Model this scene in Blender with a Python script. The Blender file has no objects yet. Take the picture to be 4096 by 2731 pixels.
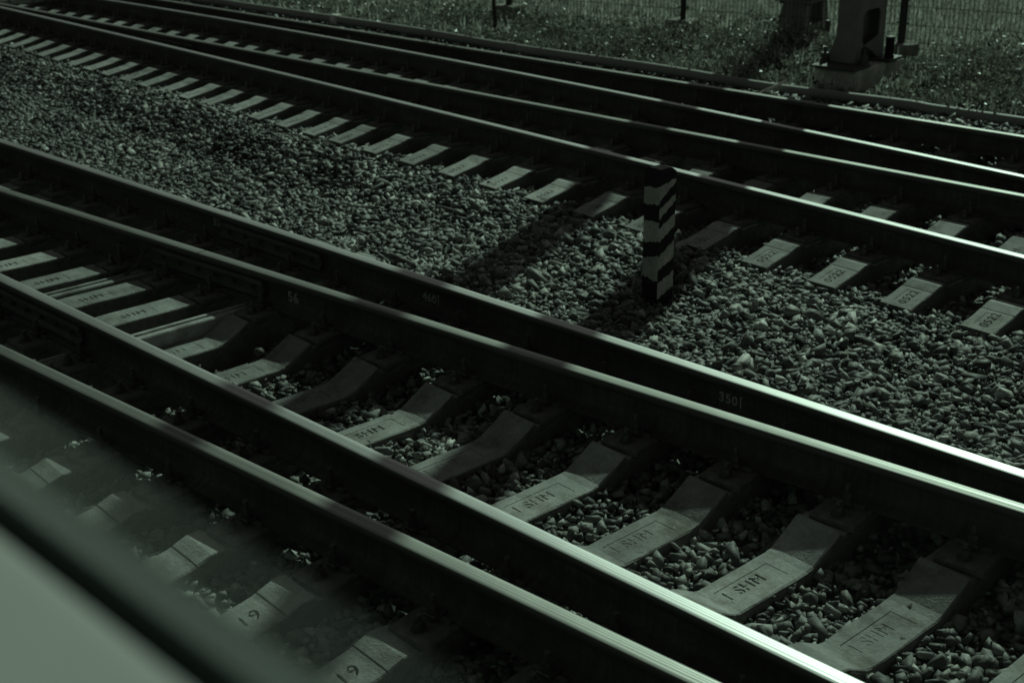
import bpy, bmesh, math, random
import numpy as np
from mathutils import Vector, Matrix, Quaternion

random.seed(7)
RNG = np.random.default_rng(11)
sc = bpy.context.scene
COL = sc.collection
R = math.radians

# ------------------------------------------------------------------ camera, world, sun, exposure
# world: x runs along the rails, y away from the train, z up, rail heads at z = 0
CAM = Vector((0.0, 0.0, 2.4116))
PITCH, ROLL = 0.3886234711, -0.0153875876
DX = (0.7572888, 0.65308014)      # image-right direction before roll (x, y)
DY = (-0.65308014, 0.7572888)     # forward direction on the ground (x, y)
cr, sr, cp, sp = math.cos(ROLL), math.sin(ROLL), math.cos(PITCH), math.sin(PITCH)
R0 = Vector((DX[0], DX[1], 0)); U0 = Vector((DY[0] * sp, DY[1] * sp, cp)); F0 = Vector((DY[0] * cp, DY[1] * cp, -sp))
Rt = R0 * cr + U0 * sr
Up = U0 * cr - R0 * sr
cam_data = bpy.data.cameras.new('camera')
cam = bpy.data.objects.new('camera', cam_data); COL.objects.link(cam)
m = Matrix((Rt, Up, -F0)).transposed().to_4x4(); m.translation = CAM
cam.matrix_world = m
cam_data.sensor_width = 36.0
cam_data.lens = 5217.83 / 4096 * 36
cam_data.clip_start = 0.02; cam_data.clip_end = 500
cam_data.dof.use_dof = True
cam_data.dof.focus_distance = 5.7
cam_data.dof.aperture_fstop = 3.4
sc.camera = cam

SUN_EL, SUN_SLOPE = R(35.5), -0.300      # x per y towards the sun
sv = Vector((SUN_SLOPE, 1.0, 0)).normalized() * math.cos(SUN_EL); sv.z = math.sin(SUN_EL)
w = bpy.data.worlds.new('World'); sc.world = w; w.use_nodes = True
nt = w.node_tree; nt.nodes.clear()
sky = nt.nodes.new('ShaderNodeTexSky'); sky.sky_type = 'NISHITA'; sky.sun_disc = False
sky.sun_elevation = SUN_EL; sky.sun_rotation = math.atan2(sv.x, sv.y)
hsv = nt.nodes.new('ShaderNodeHueSaturation'); hsv.inputs['Saturation'].default_value = 0.0
tint = nt.nodes.new('ShaderNodeMix'); tint.data_type = 'RGBA'; tint.blend_type = 'MULTIPLY'
tint.inputs[0].default_value = 1.0; tint.inputs[7].default_value = (0.94, 1.0, 0.91, 1)
bg = nt.nodes.new('ShaderNodeBackground'); bg.inputs[1].default_value = 0.03
wo = nt.nodes.new('ShaderNodeOutputWorld')
nt.links.new(sky.outputs[0], hsv.inputs['Color']); nt.links.new(hsv.outputs[0], tint.inputs[6])
nt.links.new(tint.outputs[2], bg.inputs[0]); nt.links.new(bg.outputs[0], wo.inputs[0])
sun_d = bpy.data.lights.new('sun', 'SUN'); sun_d.energy = 4.6; sun_d.angle = R(0.53)
sun_d.color = (0.73, 1.0, 0.80)
sun = bpy.data.objects.new('sun', sun_d); COL.objects.link(sun)
sun.rotation_euler = sv.to_track_quat('Z', 'Y').to_euler()
sc.view_settings.view_transform = 'Standard'; sc.view_settings.look = 'None'
sc.view_settings.gamma = 1.0; sc.view_settings.use_curve_mapping = False
sc.view_settings.exposure = -1.0
sc.render.engine = 'CYCLES'
sc.cycles.max_bounces = 6; sc.cycles.transparent_max_bounces = 8

# ------------------------------------------------------------------ materials
def mat(name, col, rough=0.8, metal=0.0, noise=None, bump=None, spec=0.3, attr=None, extra=None):
    """noise: list of (scale, amount, stretch(x,y,z)) brightness variations; bump: (scale, strength, dist)"""
    M = bpy.data.materials.new(name); M.use_nodes = True
    t = M.node_tree; b = t.nodes['Principled BSDF']
    b.inputs['Roughness'].default_value = rough; b.inputs['Metallic'].default_value = metal
    b.inputs['Specular IOR Level'].default_value = spec
    tc = t.nodes.new('ShaderNodeTexCoord')
    cur = t.nodes.new('ShaderNodeRGB'); cur.outputs[0].default_value = (*col, 1); cur = cur.outputs[0]
    def mul(c, f):
        mx = t.nodes.new('ShaderNodeMix'); mx.data_type = 'RGBA'; mx.blend_type = 'MULTIPLY'
        mx.inputs[0].default_value = 1.0
        t.links.new(c, mx.inputs[6]); t.links.new(f, mx.inputs[7]); return mx.outputs[2]
    for sc_, amt, st in (noise or []):
        mp = t.nodes.new('ShaderNodeMapping'); mp.inputs['Scale'].default_value = st
        t.links.new(tc.outputs['Object'], mp.inputs[0])
        n = t.nodes.new('ShaderNodeTexNoise'); n.inputs['Scale'].default_value = sc_
        n.inputs['Detail'].default_value = 6; n.inputs['Roughness'].default_value = 0.65
        t.links.new(mp.outputs[0], n.inputs['Vector'])
        r = t.nodes.new('ShaderNodeMapRange'); r.inputs[1].default_value = 0.3; r.inputs[2].default_value = 0.7
        r.inputs[3].default_value = 1 - amt; r.inputs[4].default_value = 1 + amt
        t.links.new(n.outputs['Fac'], r.inputs[0]); cur = mul(cur, r.outputs[0])
    if attr:
        a = t.nodes.new('ShaderNodeAttribute'); a.attribute_name = attr
        cur = mul(cur, a.outputs['Fac'])
    t.links.new(cur, b.inputs['Base Color'])
    if bump:
        n = t.nodes.new('ShaderNodeTexNoise'); n.inputs['Scale'].default_value = bump[0]; n.inputs['Detail'].default_value = 5
        t.links.new(tc.outputs['Object'], n.inputs['Vector'])
        bp = t.nodes.new('ShaderNodeBump'); bp.inputs['Strength'].default_value = bump[1]; bp.inputs['Distance'].default_value = bump[2]
        t.links.new(n.outputs['Fac'], bp.inputs['Height']); t.links.new(bp.outputs[0], b.inputs['Normal'])
    if extra: extra(t, b, tc)
    return M

def conc_extra(t, b, tc):
    oi = t.nodes.new('ShaderNodeObjectInfo')
    add = t.nodes.new('ShaderNodeVectorMath'); add.operation = 'ADD'
    mu = t.nodes.new('ShaderNodeMath'); mu.operation = 'MULTIPLY'; mu.inputs[1].default_value = 37.0
    t.links.new(oi.outputs['Random'], mu.inputs[0]); t.links.new(tc.outputs['Object'], add.inputs[0]); t.links.new(mu.outputs[0], add.inputs[1])
    for n in t.nodes:
        if n.type == 'MAPPING': t.links.new(add.outputs[0], n.inputs[0])
    # blotchy brown-black dirt
    n1 = t.nodes.new('ShaderNodeTexNoise'); n1.inputs['Scale'].default_value = 5.5; n1.inputs['Detail'].default_value = 9; n1.inputs['Roughness'].default_value = .72
    t.links.new(add.outputs[0], n1.inputs['Vector'])
    r1 = t.nodes.new('ShaderNodeMapRange'); r1.inputs[1].default_value = .50; r1.inputs[2].default_value = .66; r1.inputs[4].default_value = .78
    t.links.new(n1.outputs['Fac'], r1.inputs[0])
    mx = t.nodes.new('ShaderNodeMix'); mx.data_type = 'RGBA'; mx.inputs[7].default_value = (.13, .115, .10, 1)
    src = b.inputs['Base Color'].links[0].from_socket; t.links.new(src, mx.inputs[6]); t.links.new(r1.outputs[0], mx.inputs[0])
    r2 = t.nodes.new('ShaderNodeMapRange'); r2.inputs[3].default_value = .72; r2.inputs[4].default_value = 1.30; t.links.new(oi.outputs['Random'], r2.inputs[0])
    m2 = t.nodes.new('ShaderNodeMix'); m2.data_type = 'RGBA'; m2.blend_type = 'MULTIPLY'; m2.inputs[0].default_value = 1
    t.links.new(mx.outputs[2], m2.inputs[6]); t.links.new(r2.outputs[0], m2.inputs[7]); t.links.new(m2.outputs[2], b.inputs['Base Color'])

def rail_top_extra(t, b, tc, r0=.48, r1=.66, coat=.6, cut=.54):
    b.inputs['Anisotropic'].default_value = 0.4; b.inputs['Coat Weight'].default_value = coat; b.inputs['Coat Roughness'].default_value = .17; b.inputs['Coat IOR'].default_value = 1.8
    tg = t.nodes.new('ShaderNodeTangent'); tg.direction_type = 'UV_MAP'; tg.uv_map = 'UVMap'
    t.links.new(tg.outputs[0], b.inputs['Tangent'])
    mp = t.nodes.new('ShaderNodeMapping'); mp.inputs['Scale'].default_value = (46, .35, 1)
    t.links.new(tc.outputs['UV'], mp.inputs[0])
    n = t.nodes.new('ShaderNodeTexNoise'); n.inputs['Scale'].default_value = 1.0; n.inputs['Detail'].default_value = 5
    t.links.new(mp.outputs[0], n.inputs['Vector'])
    r = t.nodes.new('ShaderNodeMapRange'); r.inputs[1].default_value = .3; r.inputs[2].default_value = .7
    r.inputs[3].default_value = r0; r.inputs[4].default_value = r1
    t.links.new(n.outputs['Fac'], r.inputs[0]); t.links.new(r.outputs[0], b.inputs['Roughness'])
    q = t.nodes.new('ShaderNodeMapRange'); q.inputs[1].default_value = cut; q.inputs[2].default_value = cut + .14
    q.inputs[3].default_value = coat; q.inputs[4].default_value = 0.0
    t.links.new(n.outputs['Fac'], q.inputs[0]); t.links.new(q.outputs[0], b.inputs['Coat Weight'])
    src = b.inputs['Base Color'].links[0].from_socket
    g2 = t.nodes.new('ShaderNodeMapRange'); g2.inputs[1].default_value = .38; g2.inputs[2].default_value = .66; g2.inputs[3].default_value = 1.25; g2.inputs[4].default_value = .55
    t.links.new(n.outputs['Fac'], g2.inputs[0])
    m2 = t.nodes.new('ShaderNodeMix'); m2.data_type = 'RGBA'; m2.blend_type = 'MULTIPLY'; m2.inputs[0].default_value = 1
    t.links.new(src, m2.inputs[6]); t.links.new(g2.outputs[0], m2.inputs[7]); t.links.new(m2.outputs[2], b.inputs['Base Color'])

M = {}
M['concrete'] = mat('concrete', (.31, .31, .305), .9, noise=[(9, .22, (1, 1, 1)), (60, .16, (1, 1, 1)), (3, .18, (1, 1, 1))], bump=(110, .6, .005), spec=.2, extra=conc_extra)
M['concrete_far'] = mat('weathered_concrete', (.38, .38, .375), .9, noise=[(7, .18, (1, 1, 1)), (60, .14, (1, 1, 1))], bump=(110, .5, .005), spec=.2, extra=conc_extra)
M['concrete_side'] = mat('shade_toned_sleeper_side', (.15, .145, .135), .95, noise=[(9, .35, (1, 1, 1)), (50, .25, (1, 1, 1))], bump=(90, .5, .005), spec=.15)  # sleeper sides: weak side light put into the colour as darker concrete
M['concrete_old'] = mat('old_footing_concrete', (.24, .24, .22), .95, noise=[(9, .4, (1, 1, 1))], bump=(60, .5, .01), spec=.15)
M['concrete_dark'] = mat('mast_foundation_concrete', (.60, .60, .565), .92, noise=[(5, .45, (1, 1, 1)), (30, .2, (1, 1, 1))], bump=(50, .5, .01), spec=.2)
M['rust'] = mat('dark_rusty_steel', (.088, .082, .079), .72, .15, noise=[(8, .35, (.3, 1, 1)), (14, .3, (3, .3, .3)), (70, .2, (1, 1, 1))], bump=(160, .25, .002), spec=.35)
M['running_dull'] = mat('dull_running_steel', (.36, .36, .345), .3, 1.0, noise=[(1.3, .2, (1, 1, 1))], extra=lambda t, b, tc: rail_top_extra(t, b, tc, .52, .72, .5, .40))
M['head_side'] = mat('rail_head_side_steel', (.11, .103, .10), .5, .5, noise=[(30, .2, (.05, 1, 1))], spec=.4)
M['running'] = mat('polished_running_steel', (.56, .56, .56), .3, 1.0, noise=[(1.3, .16, (1, 1, 1))], extra=rail_top_extra)
M['iron'] = mat('fastening_iron', (.13, .122, .118), .5, .5, noise=[(60, .3, (1, 1, 1))], spec=.4)
M['plate'] = mat('base_plate_steel', (.16, .152, .145), .8, .1, noise=[(30, .3, (1, 1, 1))], spec=.2)
M['ballast'] = mat('crushed_stone', (.175, .175, .168), .62, noise=[(45, .3, (1, 1, 1)), (1.3, .5, (1, 1, 1))], attr='shade', bump=(90, .5, .004), spec=.32)
M['paint'] = mat('worn_white_paint', (.45, .45, .43), .8, noise=[(70, .5, (1, 1, 1))])
M['white'] = mat('post_white_paint', (.46, .46, .43), .8, noise=[(9, .35, (1, 1, .5)), (60, .25, (1, 1, 1))], bump=(90, .3, .003))
M['black'] = mat('post_black_paint', (.014, .014, .014), .7, noise=[(40, .3, (1, 1, 1))], bump=(90, .3, .003))
M['pipe'] = mat('grey_conduit', (.26, .26, .245), .6, noise=[(4, .14, (.3, 1, 1)), (60, .12, (1, 1, 1))], bump=(70, .2, .003), spec=.4)
M['mast'] = mat('painted_mast_steel', (.24, .24, .225), .65, noise=[(6, .16, (1, 1, 1)), (50, .1, (1, 1, 1))], bump=(60, .15, .003))
M['post'] = mat('fence_post_paint', (.045, .048, .045), .6)
M['wire'] = mat('fence_wire', (.05, .055, .05), .5, .3)
M['leaf'] = mat('weed_leaves', (.20, .21, .18), .42, attr='shade', spec=.45)
M['grass'] = mat('meadow_grass', (.38, .39, .36), .6, attr='shade', spec=.35)
M['flower'] = mat('pale_flower_heads', (.55, .55, .5), .7)
M['stem'] = mat('dark_bark', (.05, .048, .042), .9, noise=[(30, .3, (1, 1, .3))])
M['sill'] = mat('window_ledge_plastic', (.40, .40, .39), .5, noise=[(3, .05, (1, 1, 1))])
M['rubber'] = mat('black_rubber', (.008, .008, .008), .8)
M['car_dark'] = mat('dark_carriage_interior', (.02, .02, .02), .9)
M['car_out'] = mat('carriage_paint', (.05, .06, .055), .45, spec=.4)
M['cable'] = mat('bond_wire', (.09, .085, .075), .6)
M['wood'] = mat('pale_stick', (.8, .78, .74), .8)
M['gap'] = mat('joint_gap_shadowed_steel', (.02, .02, .02), .8)

def leafy(m_, amt):
    t = m_.node_tree; b = t.nodes['Principled BSDF']; o = [n for n in t.nodes if n.type == 'OUTPUT_MATERIAL'][0]
    tr = t.nodes.new('ShaderNodeBsdfTranslucent'); mx = t.nodes.new('ShaderNodeMixShader'); mx.inputs[0].default_value = amt
    src = b.inputs['Base Color'].links[0].from_socket; t.links.new(src, tr.inputs[0])
    t.links.new(b.outputs[0], mx.inputs[1]); t.links.new(tr.outputs[0], mx.inputs[2]); t.links.new(mx.outputs[0], o.inputs[0])
leafy(M['leaf'], .28); leafy(M['grass'], .45)

def glass_mat():
    g = bpy.data.materials.new('window_glass'); g.use_nodes = True; t = g.node_tree; t.nodes.clear()
    o = t.nodes.new('ShaderNodeOutputMaterial'); tr = t.nodes.new('ShaderNodeBsdfTransparent'); gl = t.nodes.new('ShaderNodeBsdfGlossy')
    gl.inputs['Roughness'].default_value = 0.0; gl.inputs['Color'].default_value = (1, 1, 1, 1)
    tr.inputs['Color'].default_value = (.97, .98, .97, 1)
    fr = t.nodes.new('ShaderNodeLayerWeight'); fr.inputs['Blend'].default_value = .5
    pw = t.nodes.new('ShaderNodeMath'); pw.operation = 'POWER'; pw.inputs[1].default_value = 5.0; t.links.new(fr.outputs['Facing'], pw.inputs[0])
    mu = t.nodes.new('ShaderNodeMath'); mu.operation = 'MULTIPLY_ADD'; mu.inputs[1].default_value = .42; mu.inputs[2].default_value = .016; mu.use_clamp = True
    t.links.new(pw.outputs[0], mu.inputs[0])
    mx = t.nodes.new('ShaderNodeMixShader')
    t.links.new(mu.outputs[0], mx.inputs[0])
    t.links.new(tr.outputs[0], mx.inputs[1]); t.links.new(gl.outputs[0], mx.inputs[2]); t.links.new(mx.outputs[0], o.inputs[0])
    return g
M['glass'] = glass_mat()

def ground_mat():
    g = bpy.data.materials.new('track_bed_and_soil'); g.use_nodes = True; t = g.node_tree; b = t.nodes['Principled BSDF']
    b.inputs['Roughness'].default_value = .95; b.inputs['Specular IOR Level'].default_value = .1
    geo = t.nodes.new('ShaderNodeNewGeometry'); sx = t.nodes.new('ShaderNodeSeparateXYZ'); t.links.new(geo.outputs['Position'], sx.inputs[0])
    n = t.nodes.new('ShaderNodeTexNoise'); n.inputs['Scale'].default_value = 14; n.inputs['Detail'].default_value = 8
    t.links.new(geo.outputs['Position'], n.inputs['Vector'])
    r = t.nodes.new('ShaderNodeMapRange'); r.inputs[1].default_value = 11.5; r.inputs[2].default_value = 12.4
    t.links.new(sx.outputs[1], r.inputs[0])
    r2 = t.nodes.new('ShaderNodeMapRange'); r2.inputs[1].default_value = 13.8; r2.inputs[2].default_value = 15.2
    t.links.new(sx.outputs[1], r2.inputs[0])
    m1 = t.nodes.new('ShaderNodeMix'); m1.data_type = 'RGBA'; m1.inputs[6].default_value = (.10, .10, .095, 1); m1.inputs[7].default_value = (.035, .036, .03, 1)
    m2 = t.nodes.new('ShaderNodeMix'); m2.data_type = 'RGBA'; m2.inputs[7].default_value = (.12, .13, .11, 1)
    t.links.new(r.outputs[0], m1.inputs[0]); t.links.new(m1.outputs[2], m2.inputs[6]); t.links.new(r2.outputs[0], m2.inputs[0])
    m3 = t.nodes.new('ShaderNodeMix'); m3.data_type = 'RGBA'; m3.blend_type = 'MULTIPLY'; m3.inputs[0].default_value = 1
    r3 = t.nodes.new('ShaderNodeMapRange'); r3.inputs[1].default_value = .3; r3.inputs[2].default_value = .7; r3.inputs[3].default_value = .45; r3.inputs[4].default_value = 1.5
    t.links.new(n.outputs['Fac'], r3.inputs[0]); t.links.new(m2.outputs[2], m3.inputs[6]); t.links.new(r3.outputs[0], m3.inputs[7])
    t.links.new(m3.outputs[2], b.inputs['Base Color'])
    bp = t.nodes.new('ShaderNodeBump'); bp.inputs['Distance'].default_value = .03; t.links.new(n.outputs['Fac'], bp.inputs['Height']); t.links.new(bp.outputs[0], b.inputs['Normal'])
    return g
M['ground'] = ground_mat()

# ------------------------------------------------------------------ helpers
def link(name, me, mats=None, parent=None, loc=None):
    o = bpy.data.objects.new(name, me); COL.objects.link(o)
    if mats is not None:
        for x in (mats if isinstance(mats, (list, tuple)) else [mats]): me.materials.append(x)
    if parent: o.parent = parent
    if loc: o.location = loc
    return o

def tag(o, label=None, cat=None, group=None, kind=None):
    if label: o['label'] = label
    if cat: o['category'] = cat
    if group: o['group'] = group
    if kind: o['kind'] = kind
    return o

def empty(name, loc, rz=0.0):
    o = bpy.data.objects.new(name, None); COL.objects.link(o); o.location = loc; o.rotation_euler = (0, 0, rz)
    o.empty_display_size = .1
    return o

def bm_mesh(bm, name='mesh', smooth=False, angle=None):
    me = bpy.data.meshes.new(name); bm.to_mesh(me); bm.free()
    if smooth or angle is not None:
        me.polygons.foreach_set('use_smooth', [True] * len(me.polygons))
        if angle is not None: me.set_sharp_from_angle(angle=R(angle))
    return me

def bx(bm, x0, x1, y0, y1, z0, z1, rot=None, bev=0.0, at=None):
    r = bmesh.ops.create_cube(bm, size=1.0)
    vs = r['verts']
    for v in vs:
        v.co = Vector(((x0 + x1) / 2 + v.co.x * (x1 - x0), (y0 + y1) / 2 + v.co.y * (y1 - y0), (z0 + z1) / 2 + v.co.z * (z1 - z0)))
    if bev:
        es = list({e for v in vs for e in v.link_edges})
        rr = bmesh.ops.bevel(bm, geom=es, offset=bev, segments=1, affect='EDGES', profile=.5)
        vs = list({v for f in rr['faces'] for v in f.verts} | {v for v in vs if v.is_valid})
    if rot is not None:
        for v in vs: v.co = rot @ v.co
    if at is not None:
        for v in vs: v.co = v.co + Vector(at)
    return vs

def cyl(bm, p0, p1, r0, r1=None, seg=12, caps=True):
    p0, p1 = Vector(p0), Vector(p1); r1 = r0 if r1 is None else r1
    d = p1 - p0
    q = d.to_track_quat('Z', 'Y').to_matrix().to_4x4()
    mt = Matrix.Translation((p0 + p1) / 2) @ q
    return bmesh.ops.create_cone(bm, cap_ends=caps, segments=seg, radius1=r0, radius2=r1, depth=d.length, matrix=mt)['verts']

def prism(bm, pts, y0, y1, axis='y'):
    """extrude a closed 2-D outline; pts are (x,z) for axis y"""
    def P(a, b, c): return (a, c, b) if axis == 'y' else (c, a, b)
    A = [bm.verts.new(P(a, b, y0)) for a, b in pts]; B = [bm.verts.new(P(a, b, y1)) for a, b in pts]
    n = len(pts)
    for i in range(n): bm.faces.new((A[i], A[(i + 1) % n], B[(i + 1) % n], B[i]))
    bm.faces.new(A[::-1]); bm.faces.new(B)
    bmesh.ops.recalc_face_normals(bm, faces=bm.faces)

def tube(bm, pts, r, seg=8):
    pts = [Vector(p) for p in pts]; rings = []
    for i, p in enumerate(pts):
        d = (pts[min(i + 1, len(pts) - 1)] - pts[max(i - 1, 0)]).normalized()
        q = d.to_track_quat('Z', 'Y'); rr = r[i] if isinstance(r, (list, tuple)) else r
        rings.append([bm.verts.new(p + q @ Vector((rr * math.cos(2 * math.pi * k / seg), rr * math.sin(2 * math.pi * k / seg), 0))) for k in range(seg)])
    for a, b in zip(rings[:-1], rings[1:]):
        for k in range(seg): bm.faces.new((a[k], a[(k + 1) % seg], b[(k + 1) % seg], b[k]))
    bm.faces.new(rings[0][::-1]); bm.faces.new(rings[-1])

def text_mesh(s, size, depth, bold=0.0):
    c = bpy.data.curves.new('lettering', 'FONT'); c.body = s; c.size = size; c.extrude = depth / 2; c.offset = bold
    c.resolution_u = 3; c.space_character = 1.12
    o = bpy.data.objects.new('lettering', c); COL.objects.link(o)
    bpy.context.view_layer.update()
    dg = bpy.context.evaluated_depsgraph_get()
    me = bpy.data.meshes.new_from_object(o.evaluated_get(dg))
    bpy.data.objects.remove(o); bpy.data.curves.remove(c)
    b2 = bmesh.new(); b2.from_mesh(me); bmesh.ops.remove_doubles(b2, verts=b2.verts, dist=1e-5); bmesh.ops.recalc_face_normals(b2, faces=b2.faces); b2.to_mesh(me); b2.free()
    return me

def arr_mesh(name, V, F, attr=None, smooth=False):
    """V (n,3), F (m,k) same-size faces; attr per vertex"""
    me = bpy.data.meshes.new(name); k = F.shape[1]
    me.vertices.add(len(V)); me.vertices.foreach_set('co', V.astype(np.float32).ravel())
    me.loops.add(F.size); me.loops.foreach_set('vertex_index', F.astype(np.int32).ravel())
    me.polygons.add(len(F)); me.polygons.foreach_set('loop_start', np.arange(0, F.size, k, dtype=np.int32))
    me.update(calc_edges=True)
    if attr is not None:
        a = me.attributes.new('shade', 'FLOAT', 'POINT'); a.data.foreach_set('value', attr.astype(np.float32))
    if smooth: me.polygons.foreach_set('use_smooth', [True] * len(me.polygons))
    return me

# ------------------------------------------------------------------ rail lines (y of each rail at x)
def line(pts):
    xs, ys = zip(*pts)
    def f(x):
        if x <= xs[0]: return ys[0] + (ys[1] - ys[0]) / (xs[1] - xs[0]) * (x - xs[0])
        if x >= xs[-1]: return ys[-1] + (ys[-1] - ys[-2]) / (xs[-1] - xs[-2]) * (x - xs[-1])
        for i in range(len(xs) - 1):
            if x <= xs[i + 1]: return ys[i] + (ys[i + 1] - ys[i]) * (x - xs[i]) / (xs[i + 1] - xs[i])
    return f
def poly(c): return lambda x: float(np.polyval(c, x))
def fit(pts, deg): return poly(np.polyfit([p[0] for p in pts], [p[1] for p in pts], deg))
RL = {
 1: fit([(-5.74, 2.83), (-4.84, 2.83), (-3.66, 2.81), (-2.84, 2.8), (-1.78, 2.79)], 1),
 2: fit([(-6.75, 3.4), (-5.64, 3.33), (-3.57, 3.19), (-3.05, 3.16), (-1.79, 3.09), (-1.42, 3.07)], 1),
 3: fit([(-8.45, 4.37), (-7.25, 4.38), (-5.14, 4.4), (-4.39, 4.41), (-3.12, 4.39), (-1.32, 4.4)], 1),
 4: fit([(-9.81, 5.14), (-8.3, 5.07), (-5.7, 4.91), (-4.83, 4.87), (-3.41, 4.79), (-2.82, 4.75), (-1.84, 4.69), (-1.42, 4.67)], 1),
 5: fit([(-17.09, 9.27), (-14.1, 8.87), (-13.12, 8.79), (-9.45, 8.29), (-7.92, 8.08), (-5.06, 7.68), (-3.03, 7.34), (-2.39, 7.26)], 2),
 6: fit([(-17.4, 9.44), (-14.7, 9.26), (-10.21, 8.97), (-8.73, 8.89), (-3.57, 8.54), (-2.85, 8.49)], 1),
 7: fit([(-15.37, 10.45), (-13.1, 10.38), (-11.54, 10.17), (-9.76, 9.95), (-3.81, 9.09), (-3.04, 8.99)], 2),
 8: fit([(-14.35, 10.9), (-12.09, 10.70), (-10.39, 10.60), (-4.3, 10.18), (-3.46, 10.12)], 1),
}
AX = 0.14      # sleepers lean this much in x per metre of y

# ------------------------------------------------------------------ ground height
def sstep(a, b, x):
    t = np.clip((x - a) / (b - a), 0, 1); return t * t * (3 - 2 * t)
_ph = RNG.uniform(0, 6.28, 12); _dir = RNG.uniform(-1, 1, (12, 2))
def lump(x, y, f=1.0):
    s = 0
    for i in range(12): s = s + np.sin((_dir[i, 0] * x + _dir[i, 1] * y) * f * (1.5 + i * .45) + _ph[i]) / 12
    return s
def y5(x): return 7.02 - .12 * x - .0 * x
A1, A8 = np.polyfit([-17, -8, -2.4], [RL[5](-17), RL[5](-8), RL[5](-2.4)], 1)
def ht(x, y):
    """ballast / soil surface height"""
    x = np.asarray(x, float); y = np.asarray(y, float)
    r5 = A1 * x + A8; r8 = np.vectorize(RL[8])(x) if x.ndim else RL[8](float(x))
    left = sstep(-5.0, -5.7, x)
    near = -.338 + .035 * (sstep(.36, .55, np.abs(y - 3.76))) - .125 * left
    mid = -.290 + .030 * lump(x * .8, y, 1.2) - .02 * sstep(1.1, .7, r5 - y)
    # left half: the far tracks sit on a raised shoulder that falls towards the camera
    u = r5 - y
    dip = (-.17 * sstep(.75, 1.45, u) + .07 * sstep(1.9, 2.8, u)) * sstep(-5.2, -8.5, x)
    mid = mid + dip
    mid = mid + sstep(5.75, 5.1, y) * (.03)
    far = -.350 + .02 * lump(x, y, 1.5)
    out = -.180 + .012 * lump(x, y, 2.0) + .05 * sstep(-8, -12, x)
    h = np.where(y < 2.35, -.31 + .015 * lump(x, y, 2), near)
    h = near + (-.285 - near) * sstep(2.48, 2.28, y)
    y4 = 4.78 - .057 * (x + 3)
    h = h + (mid - h) * sstep(y4 - .02, y4 + .22, y)
    h = h + (far - h) * sstep(r5 - .55, r5 - .25, y)
    h = h + (out - h) * sstep(r8 - .05, r8 + .28, y)
    soil = -.27 + .05 * lump(x, y, 1.1) + .012 * np.clip(y - 15, 0, 30)
    h = h + (soil - h) * sstep(11.3, 11.9, y + .04 * (x + 6))
    return h

# the ground sheet: fine near the tracks, coarse to the horizon
xs = np.concatenate([np.arange(-200, -32, 12.), np.arange(-32, 8, .16), np.arange(8, 120, 8.)])
ys = np.concatenate([np.arange(-60, -4, 6.), np.arange(-4, 1.5, .5), np.arange(1.5, 24, .12), np.arange(24, 200, 6.)])
X, Y = np.meshgrid(xs, ys, indexing='ij'); Z = ht(X, Y) - .022
Z = np.where(Y < 1.2, np.minimum(Z, -.33), Z)
nx, ny = X.shape; idx = np.arange(nx * ny).reshape(nx, ny)
F = np.stack([idx[:-1, :-1], idx[1:, :-1], idx[1:, 1:], idx[:-1, 1:]], -1).reshape(-1, 4)
g = link('ground', arr_mesh('ground', np.stack([X, Y, Z], -1).reshape(-1, 3), F, smooth=True), M['ground']); tag(g, kind='structure')

# ------------------------------------------------------------------ rails
HALF = [(.0, -.180), (.075, -.180), (.075, -.170), (.045, -.161), (.022, -.152), (.012, -.138), (.009, -.120), (.009, -.060),
        (.013, -.047), (.034, -.040), (.0365, -.036), (.0375, -.014), (.0362, -.0075), (.033, -.0038), (.027, -.0017), (.018, -.0006), (.009, -.0001), (0, 0)]
PROF = HALF[1:] + [(-a, b) for a, b in HALF[-2:0:-1]]      # closed loop, counter-clockwise seen from +x
def rail_mesh(fy, x0, x1, step=.5):
    n = max(2, int(abs(x1 - x0) / step) + 1); X = np.linspace(x0, x1, n)
    k = len(PROF); V = []; 
    for x in X:
        sl = (fy(x + .05) - fy(x - .05)) / .1; nn = Vector((-sl, 1, 0)).normalized(); c = Vector((x, fy(x), 0))
        for a, b in PROF: V.append(tuple(c + nn * a + Vector((0, 0, b))))
    bm = bmesh.new(); vs = [bm.verts.new(v) for v in V]; uv = bm.loops.layers.uv.new('UVMap')
    for i in range(n - 1):
        for j in range(k):
            q = [(i, j), (i, (j + 1) % k), (i + 1, (j + 1) % k), (i + 1, j)]
            f = bm.faces.new([vs[a * k + b] for a, b in q])
            zc = sum(PROF[b % k][1] for _, b in q) / 4; yc = max(abs(PROF[b % k][0]) for _, b in q)
            f.material_index = 1 if zc > -.0035 else (2 if zc > -.04 else 0)
            for l, (a, b) in zip(f.loops, ((i, j), (i, j + 1), (i + 1, j + 1), (i + 1, j))): l[uv].uv = (b / k, a * .37)
            f.smooth = True
    bm.faces.new([vs[j] for j in range(k)][::-1]); bm.faces.new([vs[(n - 1) * k + j] for j in range(k)])
    bmesh.ops.recalc_face_normals(bm, faces=bm.faces)
    me = bm_mesh(bm, 'rail'); me.set_sharp_from_angle(angle=R(38))
    return me
RM = [M['rust'], M['running'], M['head_side']]
def rail(k, x0, x1, label, group):
    o = link('rail', rail_mesh(RL[k], x0, x1), [M['rust'], M['running_dull'] if k in (1, 3, 6, 8) else M['running'], M['head_side']]); return tag(o, label, 'rail', group)
rails = {}
gn_, gf_ = 'four rails of the two near tracks', 'four rails of the two far tracks'
rails[1] = rail(1, -26, 6, 'steel rail nearest the train window, with the blurred sleeper ends in front of it', gn_)
rails[2] = rail(2, -26, 6, 'second steel rail from the train window, white with glare at the lower right', gn_)
rails[3] = rail(3, -6.198, 6, 'third rail from the train, painted 56 on its web, right of the bolted joint', gn_)
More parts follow.
